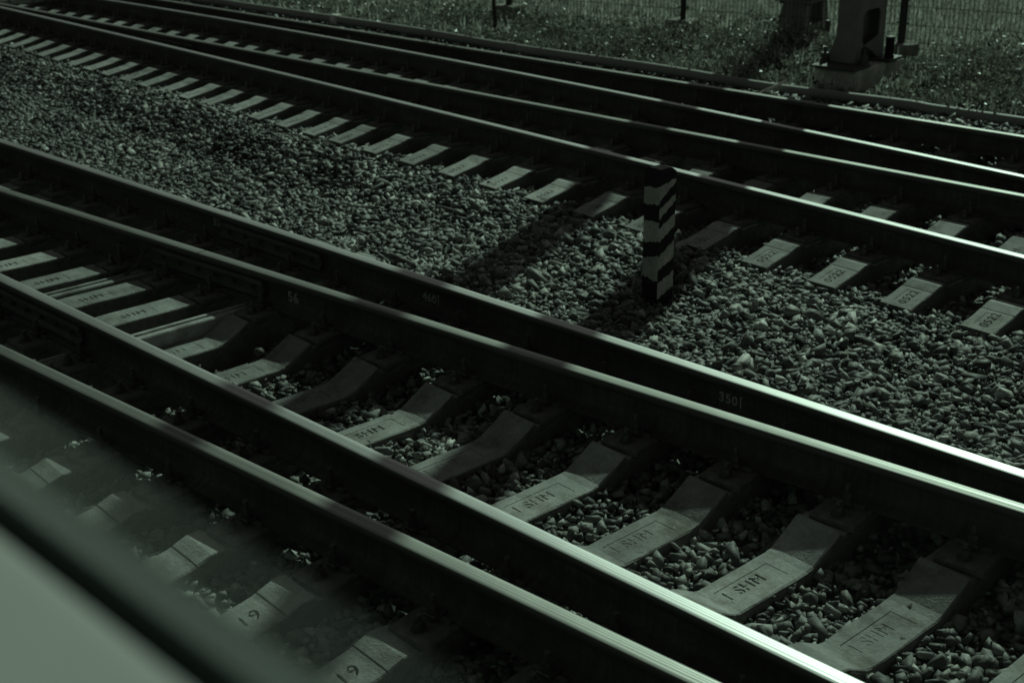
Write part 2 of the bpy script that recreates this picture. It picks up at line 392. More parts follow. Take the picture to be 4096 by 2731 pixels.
rails[31] = rail(3, -26, -6.205, 'rail left of the bolted joint, running to the left edge among flat sleepers', gn_)
rails[4] = rail(4, -26, 6, 'fourth rail from the train, painted 460 and 350, gravel strip behind it', gn_)
rails[5] = rail(5, -32, 6, 'nearest rail of the far tracks, passing just behind the striped post', gf_)
rails[6] = rail(6, -32, 6, 'second rail of the far tracks, meeting the nearest one at the top left corner', gf_)
rails[7] = rail(7, -32, 6, 'third rail of the far tracks, shiny head white at the right edge', gf_)
rails[8] = rail(8, -32, 6, 'farthest rail, in front of the grey conduit pipe and the mast', gf_)

def fishplate(k, xc, L, nb, par, side=-1, z0=-.150, z1=-.046):
    fy = RL[k]; sl = fy(xc + .5) - fy(xc - .5); ang = math.atan(sl)
    bm = bmesh.new()
    prism(bm, [(.0095, z1 + .004), (.040, z1 - .006), (.044, z1 - .018), (.042, z1 - .034), (.030, z1 - .045), (.030, z0 + .03), (.046, z0 + .016), (.050, z0 + .004), (.0100, z0 + .014)], -L / 2, L / 2, axis='x')
    me = bm_mesh(bm, 'fishplate', angle=30)
    o = link('fishplate', me, M['iron_plate'], par); o.location = (xc, fy(xc), 0); o.rotation_euler = (0, 0, ang); o.scale = (1, side, 1)
    if side < 0: me.flip_normals()
    for i in range(nb):
        bb = bmesh.new(); x = (i - (nb - 1) / 2) * L / nb * .98
        cyl(bb, (x, .024, -.098), (x, .030, -.098), .019, seg=16)
        cyl(bb, (x, .030, -.098), (x, .044, -.098), .014, seg=6)
        cyl(bb, (x, .044, -.098), (x, .054, -.098), .009, seg=10)
        b = link('bolt', bm_mesh(bb, 'bolt', angle=35), M['iron'], o)
    return o
M['iron_plate'] = mat('fishplate_steel', (.10, .095, .092), .6, .3, noise=[(20, .25, (.3, 1, 1))], spec=.4)
fishplate(3, -6.13, 1.04, 6, rails[3]); fishplate(3, -6.13, 1.04, 6, rails[3], 1)
fishplate(4, -6.23, 1.04, 6, rails[4]); fishplate(2, -6.30, 1.00, 6, rails[2]); fishplate(6, -13.08, .98, 6, rails[6]); fishplate(8, -12.7, 1.0, 6, rails[8])
fishplate(7, -9.0, .001 + .9, 6, rails[7]) if False else None

def web_paint(k, x, s, par, size=.075, zc=-.105, bar=False):
    fy = RL[k]; me = text_mesh(s, size, .001, .0012)
    sl = math.atan(fy(x + .5) - fy(x - .5))
    if bar:
        bm = bmesh.new(); bm.from_mesh(me); xm = max(v.co.x for v in bm.verts)
        bx(bm, xm + .014, xm + .020, -.008, size * .82, -.0005, .0005); me = bm_mesh(bm, 'numeral')
    o = link('painted_number', me, M['paint'], par)
    o.rotation_euler = (R(90), 0, sl); o.location = (x, fy(x) - .0102, zc - size * .3)
    return o
web_paint(3, -5.43, '56', rails[3], .085)
web_paint(4, -4.84, '460', rails[4], .068, bar=True)
web_paint(4, -2.84, '350', rails[4], .064, bar=True)
web_paint(4, -6.86, '52', rails[4], .07, zc=-.08)
web_paint(8, -11.75, '38', rails[8], .07)

# ------------------------------------------------------------------ sleepers
plate_cache = {}
def plate_meshes(a, b):
    """base plate reaching from a (<0) to b (>0) in y about the rail, 0.15 long in x; clamp and anchor bolts"""
    key = (round(a, 2), round(b, 2))
    if key in plate_cache: return plate_cache[key]
    a, b = key; out = []
    bm = bmesh.new(); bx(bm, -.098, .098, a, b, -.2115, -.1805, bev=.006)
    for s, e in ((-1, a), (1, b)):
        if abs(e) >= .10: bx(bm, -.07, .07, *(sorted((s * .0785, s * .094))), -.181, -.165, bev=.002)
    out.append(('base_plate', bm_mesh(bm, 'base_plate', angle=30), M['plate']))
    for s, e in ((-1, a), (1, b)):
        if abs(e) >= .11:
            bm = bmesh.new(); y = s * .100
            bx(bm, -.028, .028, *sorted((s * .055, s * .125)), -.166, -.150, bev=.003)      # clip
            cyl(bm, (0, y, -.150), (0, y, -.141), .024, seg=16); cyl(bm, (0, y, -.141), (0, y, -.136), .020, seg=14)
            cyl(bm, (0, y, -.136), (0, y, -.112), .021, seg=6); cyl(bm, (0, y, -.112), (0, y, -.080), .0115, seg=10)
            out.append(('clamp_bolt', bm_mesh(bm, 'clamp_bolt', angle=35), M['iron']))
        if abs(e) >= .17:
            bm = bmesh.new(); y = s * .172
            cyl(bm, (-.0, y, -.181), (-.0, y, -.172), .030, seg=16); cyl(bm, (0, y, -.172), (0, y, -.165), .025, seg=14)
            cyl(bm, (0, y, -.165), (0, y, -.143), .022, seg=6); cyl(bm, (0, y, -.143), (0, y, -.122), .012, seg=10)
            out.append(('anchor_bolt', bm_mesh(bm, 'anchor_bolt', angle=35), M['iron']))
    plate_cache[key] = out; return out

def body_mesh(prof, hw=.105, hb=.118, zb=-.46, seed=0, mat_='concrete'):
    """prof: list of (y, ztop); returns mesh of a chamfered, tapered beam along y"""
    bm = bmesh.new(); rings = []; jr = random.Random(int(abs(prof[0][0] * 977) * 100) + seed)
    q = [prof[0]]
    for (ya, za), (yb, zb_) in zip(prof[:-1], prof[1:]):
        n = max(1, int((yb - ya) / .07)); q += [(ya + (yb - ya) * t / n, za + (zb_ - za) * t / n) for t in range(1, n + 1)]
    prof = q
    hw0 = hw
    for i, (y, z) in enumerate(prof):
        c = .006 + jr.random() ** 3 * .007; hw = hw0 + jr.uniform(-.0016, .0016); z = z + jr.uniform(-.0006, .0006)
        j = lambda: 0
        sec = [(-hb, zb), (-hw - .003, z - .018), (-hw + .002, z - .005), (-hw + c, z), (hw - c, z), (hw - .002, z - .005), (hw + .003, z - .018), (hb, zb)]
        rings.append([bm.verts.new((a, y, b)) for a, b in sec])
    k = 8
    for r0, r1 in zip(rings[:-1], rings[1:]):
        for q in range(k): bm.faces.new((r0[q], r1[q], r1[(q + 1) % k], r0[(q + 1) % k]))
    bm.faces.new(rings[0]); bm.faces.new(rings[-1][::-1])
    bmesh.ops.recalc_face_normals(bm, faces=bm.faces)
    for f in bm.faces: f.material_index = 1 if abs(f.normal.z) < .45 else 0  # steep faces get the concrete with shade in its colour
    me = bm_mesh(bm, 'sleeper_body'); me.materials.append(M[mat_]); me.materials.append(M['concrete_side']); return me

def engrave(me, cutters):
    """cut text meshes / boxes out of a body mesh"""
    o = bpy.data.objects.new('tmp', me); COL.objects.link(o); cs = []
    for c in cutters:
        co = bpy.data.objects.new('tmpc', c); COL.objects.link(co); cs.append(co)
        md = o.modifiers.new('b', 'BOOLEAN'); md.operation = 'DIFFERENCE'; md.solver = 'EXACT'; md.object = co; md.use_self = True
    bpy.context.view_layer.update()
    dg = bpy.context.evaluated_depsgraph_get()
    out = bpy.data.meshes.new_from_object(o.evaluated_get(dg))
    for x in [o] + cs: bpy.data.objects.remove(x, do_unlink=True)
    def ext(q):
        c = np.zeros(len(q.vertices) * 3, np.float32); q.vertices.foreach_get('co', c); c = c.reshape(-1, 3); return c.max(0) - c.min(0)
    ok = len(out.polygons) > 30 and np.allclose(ext(out), ext(me), atol=.01) and abs(sum(p.area for p in out.polygons) / sum(p.area for p in me.polygons) - 1) < .12
    if not ok and len(cutters) > 1:
        print('retry cut', len(cutters)); return engrave(me, cutters[:-1])
    return out if ok else me

def box_mesh(x0, x1, y0, y1, z0, z1):
    bm = bmesh.new(); bx(bm, x0, x1, y0, y1, z0, z1); return bm_mesh(bm, 'cut')
def placed_text(s, size, x, y, z, tilt=0.0, depth=.05, bold=.0016):
    """text reading towards +y, its letter tops towards -x, lying on a surface tilted about x"""
    me = text_mesh(s, size, depth, bold)
    me.transform(Matrix.Translation((x, y, z)) @ Matrix.Rotation(tilt, 4, 'X') @ Matrix.Rotation(R(90), 4, 'Z'))
    return me
def placed_box(x0, x1, y0, y1, x, y, z, tilt, dep=.011):
    me = box_mesh(x0, x1, y0, y1, -dep, .05)
    me.transform(Matrix.Translation((x, y, z)) @ Matrix.Rotation(tilt, 4, 'X')); return me

def add_sleeper(x_at, y_at, ks, me, matl, label, group, zoff=0.0, plates=True):
    """x_at = x of the centre line at y_at; ks = rails carried"""
    ang = -math.atan(AX)
    o = empty('sleeper', (x_at, y_at, zoff), ang)
    tag(o, label, 'sleeper', group)
    b = link('concrete_body', me, None if me.materials else matl, o)
    if plates:
        pos = []
        for k in ks:
            # where the rail crosses the centre line
            y = y_at
            for _ in range(6): y = RL[k](x_at + AX * (y - y_at))
            pos.append((k, y, x_at + AX * (y - y_at)))
        pos.sort(key=lambda p: p[1])
        for i, (k, y, x) in enumerate(pos):
            a = -.228; c = .228
            if i > 0: a = -min(.228, (y - pos[i - 1][1]) / 2 - .004)
            if i < len(pos) - 1: c = min(.228, (pos[i + 1][1] - y) / 2 - .004)
            if -a < .077 or c < .077: a, c = min(a, -.078), max(c, .078)
            if i > 0 and y - pos[i - 1][1] < .17: continue
            sl = math.atan(RL[k](x + .5) - RL[k](x - .5))
            ms = plate_meshes(a, c); par = None
            for j, (nm, pm, mt) in enumerate(ms):
                p = link(nm, pm, mt if not pm.materials else None, o if j == 0 else par)
                if j == 0:
                    par = p; inv = Matrix.Rotation(-ang, 4, 'Z')
                    loc = inv @ Vector((x - x_at, y - y_at, 0)); p.location = (loc.x, loc.y, -zoff)
                    p.rotation_euler = (0, 0, sl - ang)
    return o

def ysegs(prof, extra=()):
    return prof
# --- near tracks
YN = 3.75
def near_profile(kind):
    c = math.sqrt(1 + AX * AX)
    if kind == 'dip':
        P = [(2.18, -.264), (2.42, -.226), (2.505, -.197), (2.562, -.196), (2.570, -.2125), (3.312, -.2125), (3.320, -.197), (3.335, -.197), (3.42, -.222), (3.53, -.283), (3.56, -.290), (3.95, -.290), (3.99, -.282), (4.10, -.222), (4.14, -.197), (4.150, -.196), (4.158, -.2125), (4.97, -.2125), (4.985, -.197), (5.02, -.197), (5.10, -.222), (5.38, -.29)]
    else:
        P = [(2.15, -.240), (2.5, -.197), (2.562, -.197), (2.570, -.2125), (3.60, -.2125), (3.612, -.197), (4.150, -.197), (4.158, -.2125), (5.14, -.2125), (5.152, -.197), (5.2, -.197), (5.45, -.24)]
    return [((y - YN) * c, z) for y, z in P]
near_dips_n = []
def near_cuts():
    near_dips_n.append(1)
    return [placed_text('1 SHM', .074, .022 + .004 * (len(near_dips_n) % 3), 3.585 - YN, -.290 + .0, 0, depth=(.009, .004, .006, .0035)[len(near_dips_n) % 4]), placed_box(-.048, -.044, -.02, .285, 0, 3.60 - YN, -.290, 0, .006), placed_box(-.050, .060, .287, .2915, 0, 3.60 - YN, -.290, 0, .008),
       placed_text('19', .085, .03, 2.29 - YN, -.2466, R(9), depth=.026), placed_box(-.0, .0045, 0, .004, 0, 2.2 - YN, -.30, 0)]
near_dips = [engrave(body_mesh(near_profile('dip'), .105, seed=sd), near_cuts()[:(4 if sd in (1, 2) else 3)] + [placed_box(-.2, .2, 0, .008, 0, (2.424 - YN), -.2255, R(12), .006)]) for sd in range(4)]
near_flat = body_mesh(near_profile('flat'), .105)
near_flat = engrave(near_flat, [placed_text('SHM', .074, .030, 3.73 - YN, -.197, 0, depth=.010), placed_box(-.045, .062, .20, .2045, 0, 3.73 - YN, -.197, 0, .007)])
gN = 'concrete sleepers under the two near tracks'
k0 = -2.108 + .107
dips = [k0 + .5115 * i for i in range(5, -8, -1)]     # from off the right edge to the bars
ordw = ['first', 'second', 'third', 'fourth', 'fifth', 'sixth', 'seventh', 'eighth', 'ninth', 'tenth', 'eleventh', 'twelfth', 'thirteenth', 'fourteenth', 'fifteenth', 'sixteenth', 'seventeenth', 'eighteenth', 'nineteenth', 'twentieth', 'twenty-first', 'twenty-second', 'twenty-third', 'twenty-fourth', 'twenty-fifth', 'twenty-sixth', 'twenty-seventh', 'twenty-eighth', 'twenty-ninth', 'thirtieth']
nd = [x for x in dips if x < -.4]
nd.sort()
for i, x in enumerate(nd):
    xc = x + AX * (YN - 4.17)
    lab = 'near-track sleeper with dipped middle, %s to the right of the narrow grooved bars' % ordw[i]
    if i == 0: lab = 'dark dipped sleeper directly right of the narrow grooved bar, two black stones lying on it'
    add_sleeper(xc, YN, (1, 2, 3, 4), near_dips[i % 4], M['concrete'], lab, gN)
flats = [-6.152, -6.573, -7.043, -7.516, -7.99, -8.46, -8.94, -9.42, -9.9, -10.38]
for i, x in enumerate(flats):
    xc = x + .095 + AX * (YN - 4.12)
    lab = 'near-track flat-topped sleeper, %s to the left of the dipped ones' % ordw[i]
    add_sleeper(xc, YN, (1, 2, 3, 4), near_flat, M['concrete'], lab, gN)
def bar_mesh():
    bm = bmesh.new()
    prism(bm, [(-.052, -.30), (-.052, -.214), (-.046, -.208), (-.020, -.208), (-.014, -.222), (.004, -.222), (.010, -.208), (.046, -.208), (.052, -.214), (.052, -.30)], -1.25, 1.15)
    return bm_mesh(bm, 'bar', angle=30)
bmm = bar_mesh()
for x, lab in ((-6.765, 'narrow grooved cross bar close beside a flat sleeper, left of the other bar'), (-5.79, 'narrow grooved cross bar just left of the first dipped sleeper')):
    o = link('cross_bar', bmm, None if bmm.materials else M['concrete_far']); o.location = (x + .04 + AX * (YN - 4.12), YN, 0); o.rotation_euler = (0, 0, -math.atan(AX)); tag(o, lab, 'track bar', 'narrow bars between the near sleepers')

# --- far tracks
gF = 'concrete sleepers under the two far tracks'
fx = [-2.498 - .5069 * i for i in range(-4, 13)] + [-8.99, -9.44, -9.90, -10.35, -10.80, -11.24, -11.68, -12.12, -12.56, -13.0, -13.42, -13.85, -14.28, -14.71, -15.14, -15.57, -16.0, -16.43, -16.86, -17.3, -17.75, -18.2, -18.65, -19.1, -19.55]
c_ = math.sqrt(1 + AX * AX)
ipost = min(range(len(fx)), key=lambda i: abs(fx[i] + 5.03))
for i, xe in enumerate(fx):
    ye = A1 * xe + A8 - .635            # y of the near end
    xcl = xe + .107
    def cross(k):
        y = ye
        for _ in range(6): y = RL[k](xcl + AX * (y - ye))
        return y
    c5, c6, c7, c8 = sorted([cross(5), cross(6)]) + [cross(7), cross(8)]
    yo = c5
    P = [(ye, -.266), (c5 - .37, -.218), (c5 - .30, -.197), (c5 - .240, -.196), (c5 - .236, -.205), (c5 - .234, -.2125)]
    tx, tz, tilt = ye + .06, -.2605, math.atan((.048) / (c5 - .37 - ye))
    if c6 - c5 > .75:
        P += [(c5 + .234, -.2125), (c5 + .240, -.197), (c5 + .27, -.197), (c5 + .38, -.255), (c6 - .58, -.266), (c6 - .37, -.218), (c6 - .30, -.197), (c6 - .240, -.196), (c6 - .236, -.205), (c6 - .234, -.2125)]
    if c7 - c6 > .75:
        P += [(c6 + .234, -.2125), (c6 + .240, -.197), (c6 + .27, -.197), (c6 + .38, -.260), (c7 - .60, -.266), (c7 - .37, -.218), (c7 - .30, -.197), (c7 - .240, -.196), (c7 - .236, -.205), (c7 - .234, -.2125)]
    P += [(c8 + .234, -.2125), (c8 + .240, -.197), (c8 + .30, -.197), (c8 + .55, -.25)]
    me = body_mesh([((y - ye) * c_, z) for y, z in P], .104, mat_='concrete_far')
    if xe > -13.5:
        cuts = []
        if xe < -2.0:
            L = (c5 - .37 - ye)
            cuts.append(placed_text('0522', .072, .032, .040, -.266 + .040 * math.tan(tilt), tilt, depth=.018, bold=.0012))
            cuts.append(placed_box(-.050, -.046, .04, L - .030, 0, 0, -.266, tilt, .006))
            cuts.append(placed_box(-.050, .045, L - .030, L - .025, 0, 0, -.266, tilt, .008))
            cuts.append(placed_box(-.2, .2, L + .002, L + .010, 0, 0, -.266, tilt, .006))
        if c6 - c5 > .75 and xe > -7:
            ty = (c6 - .58 - ye) * c_
            cuts.append(placed_text('ПH', .075, .034, ty + .05, -.266 + .05 * .2, math.atan(.2), depth=.018, bold=.0012))
        try: me = engrave(me, cuts) if cuts else me
        except Exception as e: print('cut', e)
    if i == ipost: lab = 'sleeper whose near end is half hidden behind the black and white striped post'
    elif i < ipost: lab = 'sleeper under the far tracks, %s to the right of the striped post' % ordw[ipost - i - 1]
    else: lab = 'sleeper under the far tracks, %s to the left of the striped post' % (ordw[i - ipost - 1] if i - ipost - 1 < len(ordw) else 'thirtieth or later')
    if i - ipost - 1 >= len(ordw): lab = 'sleeper at the far top left, %s beyond the pale machine rod' % ordw[i - ipost - 1 - len(ordw)]
    add_sleeper(xcl, ye, (5, 6, 7, 8), me, M['concrete_far'], lab, gF)

# ------------------------------------------------------------------ ballast stones (nobody could count them)
def hull_proto(n, seed):
    rr = random.Random(seed); bm = bmesh.new()
    sx, sy, sz = rr.uniform(1.0, 1.75), rr.uniform(.65, 1.05), rr.uniform(.42, .8)
    corners = [(i, j, k) for i in (-1, 1) for j in (-1, 1) for k in (-1, 1)]
    rr.shuffle(corners)
    for c in corners[:n]:
        v = Vector([q * rr.uniform(.28, .92) for q in c]); bm.verts.new((v.x * sx, v.y * sy, v.z * sz))
    for _ in range(3):
        v = Vector([rr.gauss(0, 1) for _ in range(3)]).normalized() * .95; bm.verts.new((v.x * sx, v.y * sy, v.z * sz))
    r = bmesh.ops.convex_hull(bm, input=bm.verts)
    bmesh.ops.delete(bm, geom=list({g for g in r['geom_interior'] + r['geom_unused'] if isinstance(g, bmesh.types.BMVert)}), context='VERTS')
    bmesh.ops.triangulate(bm, faces=bm.faces)
    V = np.array([v.co[:] for v in bm.verts]); bm.verts.index_update(); F = np.array([[v.index for v in f.verts] for f in bm.faces]); bm.free()
    return V, F
PN = [hull_proto(8, 100 + i) for i in range(14)]
PF = [hull_proto(7, 300 + i) for i in range(14)]
def lying_rot(n):
    az = RNG.uniform(0, 6.2832, n); c, s_ = np.cos(az), np.sin(az); o = np.zeros(n); i = np.ones(n)
    Rz = np.stack([c, -s_, o, s_, c, o, o, o, i], -1).reshape(-1, 3, 3)
    a = RNG.normal(0, .5, n); b_ = RNG.normal(0, .5, n)
    Rx = np.stack([i, o, o, o, np.cos(a), -np.sin(a), o, np.sin(a), np.cos(a)], -1).reshape(-1, 3, 3)
    Ry = np.stack([np.cos(b_), o, np.sin(b_), o, i, o, -np.sin(b_), o, np.cos(b_)], -1).reshape(-1, 3, 3)
    return Rz @ Rx @ Ry
def rand_rot(n):
    q = RNG.normal(size=(n, 4)); q /= np.linalg.norm(q, axis=1)[:, None]
    a, b, c, d = q.T
    return np.stack([1 - 2 * (c * c + d * d), 2 * (b * c - a * d), 2 * (b * d + a * c), 2 * (b * c + a * d), 1 - 2 * (b * b + d * d), 2 * (c * d - a * b), 2 * (b * d - a * c), 2 * (c * d + a * b), 1 - 2 * (b * b + c * c)], -1).reshape(-1, 3, 3)
def in_view(x, y, mg=.12):
    P = np.stack([x, y, np.full_like(x, -.25)], -1) - np.array(CAM)
    f = P @ np.array(F0); u = (P @ np.array(Rt)) / f; v = (P @ np.array(Up)) / f
    k = 2048 / 5217.83; k2 = 1365.5 / 5217.83
    return (f > .3) & (np.abs(u) < k * (1 + mg) + .02) & (np.abs(v) < k2 * (1 + mg) + .02)
def stones(x0, x1, y0, y1, d, size, protos, zf=None, keep=None, tilt=0):
    gx = np.arange(x0, x1, d); gy = np.arange(y0, y1, d); X, Y = np.meshgrid(gx, gy); x = X.ravel() + RNG.uniform(-.6, .6, X.size) * d; y = Y.ravel() + RNG.uniform(-.6, .6, X.size) * d
    k = in_view(x, y)
    if keep is not None: k &= keep(x, y)
    x, y = x[k], y[k]; n = len(x)
    s = size * np.clip(RNG.lognormal(0, .34, n), .45, 2.1)
    z = (ht(x, y) if zf is None else zf(x, y)) + RNG.uniform(-.026, .018, n) + s * .15
    sh = np.clip(RNG.lognormal(-.10, .55, n), .22, 2.9)
    return x, y, z, s, sh, protos
def build_stones(name, batches, label):
    VV, FF, AA, off = [], [], [], 0
    for x, y, z, s, sh, protos in batches:
        pid = RNG.integers(0, len(protos), len(x)); Rm = lying_rot(len(x))
        for p, (V, F) in enumerate(protos):
            m_ = pid == p; n = m_.sum()
            if not n: continue
            W = np.einsum('nij,vj->nvi', Rm[m_], V) * s[m_][:, None, None]; 
            W += np.stack([x[m_], y[m_], z[m_]], -1)[:, None, :]
            VV.append(W.reshape(-1, 3)); FF.append((F[None] + (off + np.arange(n) * len(V))[:, None, None]).reshape(-1, 3)); AA.append(np.repeat(sh[m_], len(V))); off += n * len(V)
    o = link(name, arr_mesh(name, np.concatenate(VV), np.concatenate(FF), np.concatenate(AA)), M['ballast'])
    return tag(o, label, 'gravel', kind='stuff')
def y4f(x): return 4.615 - .0565 * x * 1.0
b = []
K4 = lambda x: np.polyval(np.polyfit([-9.8, -1.4], [RL[4](-9.8), RL[4](-1.4)], 1), x)
K8 = lambda x: np.polyval(np.polyfit([-14, -3], [RL[8](-14), RL[8](-3)], 1), x)
b.append(stones(-7, -.2, 1.4, 5.0, .027, .0205, PN, keep=lambda x, y: x > -5.4))
b.append(stones(-12, -4.6, 1.4, 5.3, .032, .0235, PF, keep=lambda x, y: x <= -5.4))
b.append(stones(-7, 1, 4.6, 7.8, .028, .0215, PN, keep=lambda x, y: (y > K4(x) + .05) & (x > -6)))
b.append(stones(-21, -5, 4.8, 10.0, .030, .0225, PF, keep=lambda x, y: (y > K4(x) + .05) & (y < A1 * x + A8 + .1) & (x <= -6)))
b.append(stones(-7, 1, 4.9, 7.2, .075, .027, PN, keep=lambda x, y: (y > K4(x) + .2) & (y < A1 * x + A8 - .65), zf=lambda x, y: ht(x, y) + .012))
b.append(stones(-21, 1, 6.7, 11.6, .036, .024, PF, keep=lambda x, y: (y >= A1 * x + A8 + .0) & (y < K8(x) + .1)))
b.append(stones(-19, 1, 9.7, 12.1, .031, .023, PF, keep=lambda x, y: (y >= K8(x) + .08) & (y < 11.50 - .04 * (x + 6))))
b.append(stones(-7, 1, 2.0, 7.6, .075, .009, PF, zf=lambda x, y: ht(x, y) + .02))
def on_top(x, y):
    return np.full_like(x, -.286)
build_stones('ballast', b, 'grey crushed stone ballast between and beside the tracks')

# ------------------------------------------------------------------ single loose stones and small things
def loose(x, y, z, s, seed, label, m='rust'):
    V, F = hull_proto(20, seed); o = link('stone', arr_mesh('stone', V * s, F), M[m], loc=(x, y, z)); tag(o, label, 'stone'); o.rotation_euler = (seed, seed * .7, seed * .3)
loose(-5.22, 3.99, -.262, .030, 5, 'black stone at the shadow edge of the first dipped sleeper')
loose(-5.31, 3.66, -.268, .024, 8, 'smaller black stone by the lettering of the first dipped sleeper')
loose(-5.55, 3.80, -.39, .045, 12, 'round pale stone in the gap between narrow bar and first dipped sleeper', 'concrete')

bm = bmesh.new(); cyl(bm, (-6.29, 10.98, -.150), (-6.09, 11.11, -.035), .013, .012, 8); o = link('stick', bm_mesh(bm, 'stick', angle=40), M['wood']); tag(o, 'short pale stick leaning on the gravel beside the grey conduit pipe', 'stick')

for i, (dx, pts, lab) in enumerate([(0, [(-6.98, 4.355, -.09), (-6.93, 4.29, -.08), (-6.86, 4.24, -.13), (-6.83, 4.22, -.19), (-6.86, 4.15, -.25), (-6.95, 4.03, -.30)], 'thin bond wire curving down from the third rail, left of its twin'),
                       (1, [(-6.73, 4.36, -.09), (-6.69, 4.30, -.10), (-6.69, 4.25, -.15), (-6.74, 4.19, -.21), (-6.82, 4.12, -.26), (-6.92, 4.0, -.31)], 'thin bond wire curving down from the third rail, nearest the fishplate')]):
    # smooth the path
    P = [Vector(p) for p in pts]; Q = []
    for j in range(len(P) - 1):
        p0, p1, p2, p3 = P[max(j - 1, 0)], P[j], P[j + 1], P[min(j + 2, len(P) - 1)]
        for t in (0, .25, .5, .75): Q.append(.5 * ((2 * p1) + (p2 - p0) * t + (2 * p0 - 5 * p1 + 4 * p2 - p3) * t * t + (3 * p1 - p0 - 3 * p2 + p3) * t ** 3))
    Q.append(P[-1]); bm = bmesh.new(); tube(bm, Q, .0075, 8)
    o = link('bond_wire', bm_mesh(bm, 'bond_wire', smooth=True), M['cable']); tag(o, lab, 'cable', 'bond wires at the bolted joint')

# point machine rod at the far top left
o = empty('machine_rod', (-18.4, 9.6, -.10)); tag(o, 'pale round rod with dark collars crossing the rails in the top left corner', 'rod')
p0, p1 = Vector((0, -.35, 0)), Vector((.75, 1.25, .02))
bm = bmesh.new(); cyl(bm, p0, p1, .032, seg=16); link('rod_tube', bm_mesh(bm, 'rod', angle=40), M['pipe'], o)
for t in (.33, .44, .62, .72):
    bm = bmesh.new(); c = p0.lerp(p1, t); d = (p1 - p0).normalized() * .018; cyl(bm, c - d, c + d, .041, seg=16); link('collar', bm_mesh(bm, 'collar', angle=40), M['iron'], o)

# ------------------------------------------------------------------ striped post
def striped_post():
    w_ = .126; H = .825; zb = -.306 - .15; zt = .505
    o = empty('marker_post', (-4.035, 5.985, -.30), R(-11)); tag(o, 'square concrete post with black and white diagonal stripes standing in the gravel', 'marker post')
    zz = lambda y: .515 - (y - 170) * .00066
    Lf = [(300 + 30, 300), (480, 455), (620, 610), (830, 785), (970, 915), (1135, 1150)]
    Rf = [(300, 250), (430, 285), (500, 385), (590, 450), (670, 560), (790, 680), (925, 800), (1050, 960), (1170, 1085), (1310, 1235)]
    h = w_ / 2; bm = bmesh.new()
    corners = [(-h, -h), (h, -h), (h, h), (-h, h)]
    faces = [(0, 1, Lf), (1, 2, Rf), (2, 3, Lf), (3, 0, Rf)]
    rnd = random.Random(3)
    for a, c, B in faces:
        A, Cc = corners[a], corners[c]
        bounds = [(zt, zt)] + [(zz(p), zz(q)) for p, q in B] + [(zb, zb)]
        N = 10
        for i in range(len(bounds) - 1):
            # slightly ragged hand-painted boundaries
            def row(bd, seed):
                r_ = random.Random(seed * 13 + a * 7); out = []
                for k in range(N + 1):
                    t = k / N; z = bd[0] * (1 - t) + bd[1] * t
                    if bd[0] not in (zt, zb) and 0 < k < N: z += r_.uniform(-.007, .007)
                    out.append(Vector((A[0] + (Cc[0] - A[0]) * t, A[1] + (Cc[1] - A[1]) * t, min(z, zt) + .30)))
                return out
            up, dn = row(bounds[i], i), row(bounds[i + 1], i + 1)
            for k in range(N):
                f = bm.faces.new([bm.verts.new(p) for p in (dn[k], dn[k + 1], up[k + 1], up[k])])
                f.material_index = 1 if i % 2 else 0
    # bevelled pyramid top
    t0 = [bm.verts.new((a, b, zt + .30)) for a, b in corners]; t1 = [bm.verts.new((a * .72, b * .72, zt + .30 + .018)) for a, b in corners]
    for i in range(4):
        f = bm.faces.new((t0[i], t0[(i + 1) % 4], t1[(i + 1) % 4], t1[i])); f.material_index = 0
    f = bm.faces.new(t1); f.material_index = 2
    bmesh.ops.remove_doubles(bm, verts=bm.verts, dist=.0002)
    bmesh.ops.recalc_face_normals(bm, faces=bm.faces)
    link('post_shaft', bm_mesh(bm, 'post'), [M['black'], M['white'], M['concrete']], o)
striped_post()

# ------------------------------------------------------------------ conduit pipe
pp = [(-24, 12.40, -.11), (-16, 11.85, -.115), (-13, 11.68, -.118), (-11, 11.58, -.125), (-9.6, 11.51, -.150), (-7.6, 11.49, -.165), (-6.3, 11.47, -.200), (-4.9, 11.47, -.190), (-3.9, 11.46, -.205), (3, 11.4, -.22)]
o = empty('conduit_pipe', (-9.6, 11.51, -.2)); tag(o, 'long grey conduit pipe lying along the gravel edge behind the farthest rail', 'pipe')
off = Vector(o.location); pp = [(a, b_ - .30, c + .068) for a, b_, c in pp]
def chain(P, n=6):
    P = [Vector(p) for p in P]; Q = []
    for j in range(len(P) - 1):
        a0, a1, a2, a3 = P[max(j - 1, 0)], P[j], P[j + 1], P[min(j + 2, len(P) - 1)]
        for q in range(n):
            t = q / n; Q.append(.5 * ((2 * a1) + (a2 - a0) * t + (2 * a0 - 5 * a1 + 4 * a2 - a3) * t * t + (3 * a1 - a0 - 3 * a2 + a3) * t ** 3))
    return Q + [P[-1]]
bm = bmesh.new(); Q = [p - off for p in chain(pp)]; tube(bm, Q, .050, 20); link('pipe_run', bm_mesh(bm, 'pipe', smooth=True, angle=60), M['pipe'], o)
for x in (-9.62,):
    q = min(Q, key=lambda p: abs(p.x - (x - off.x))); bm = bmesh.new(); cyl(bm, q - Vector((.07, -.003, 0)), q + Vector((.07, -.003, 0)), .058, seg=20); link('coupling', bm_mesh(bm, 'c', angle=40), M['pipe'], o)
bm = bmesh.new(); bx(bm, -12.72 - off.x, -12.60 - off.x, 11.30 - off.y, 11.42 - off.y, -.32 - off.z, .012 - off.z, bev=.01); link('support_block', bm_mesh(bm, 'b'), M['concrete_dark'], o)

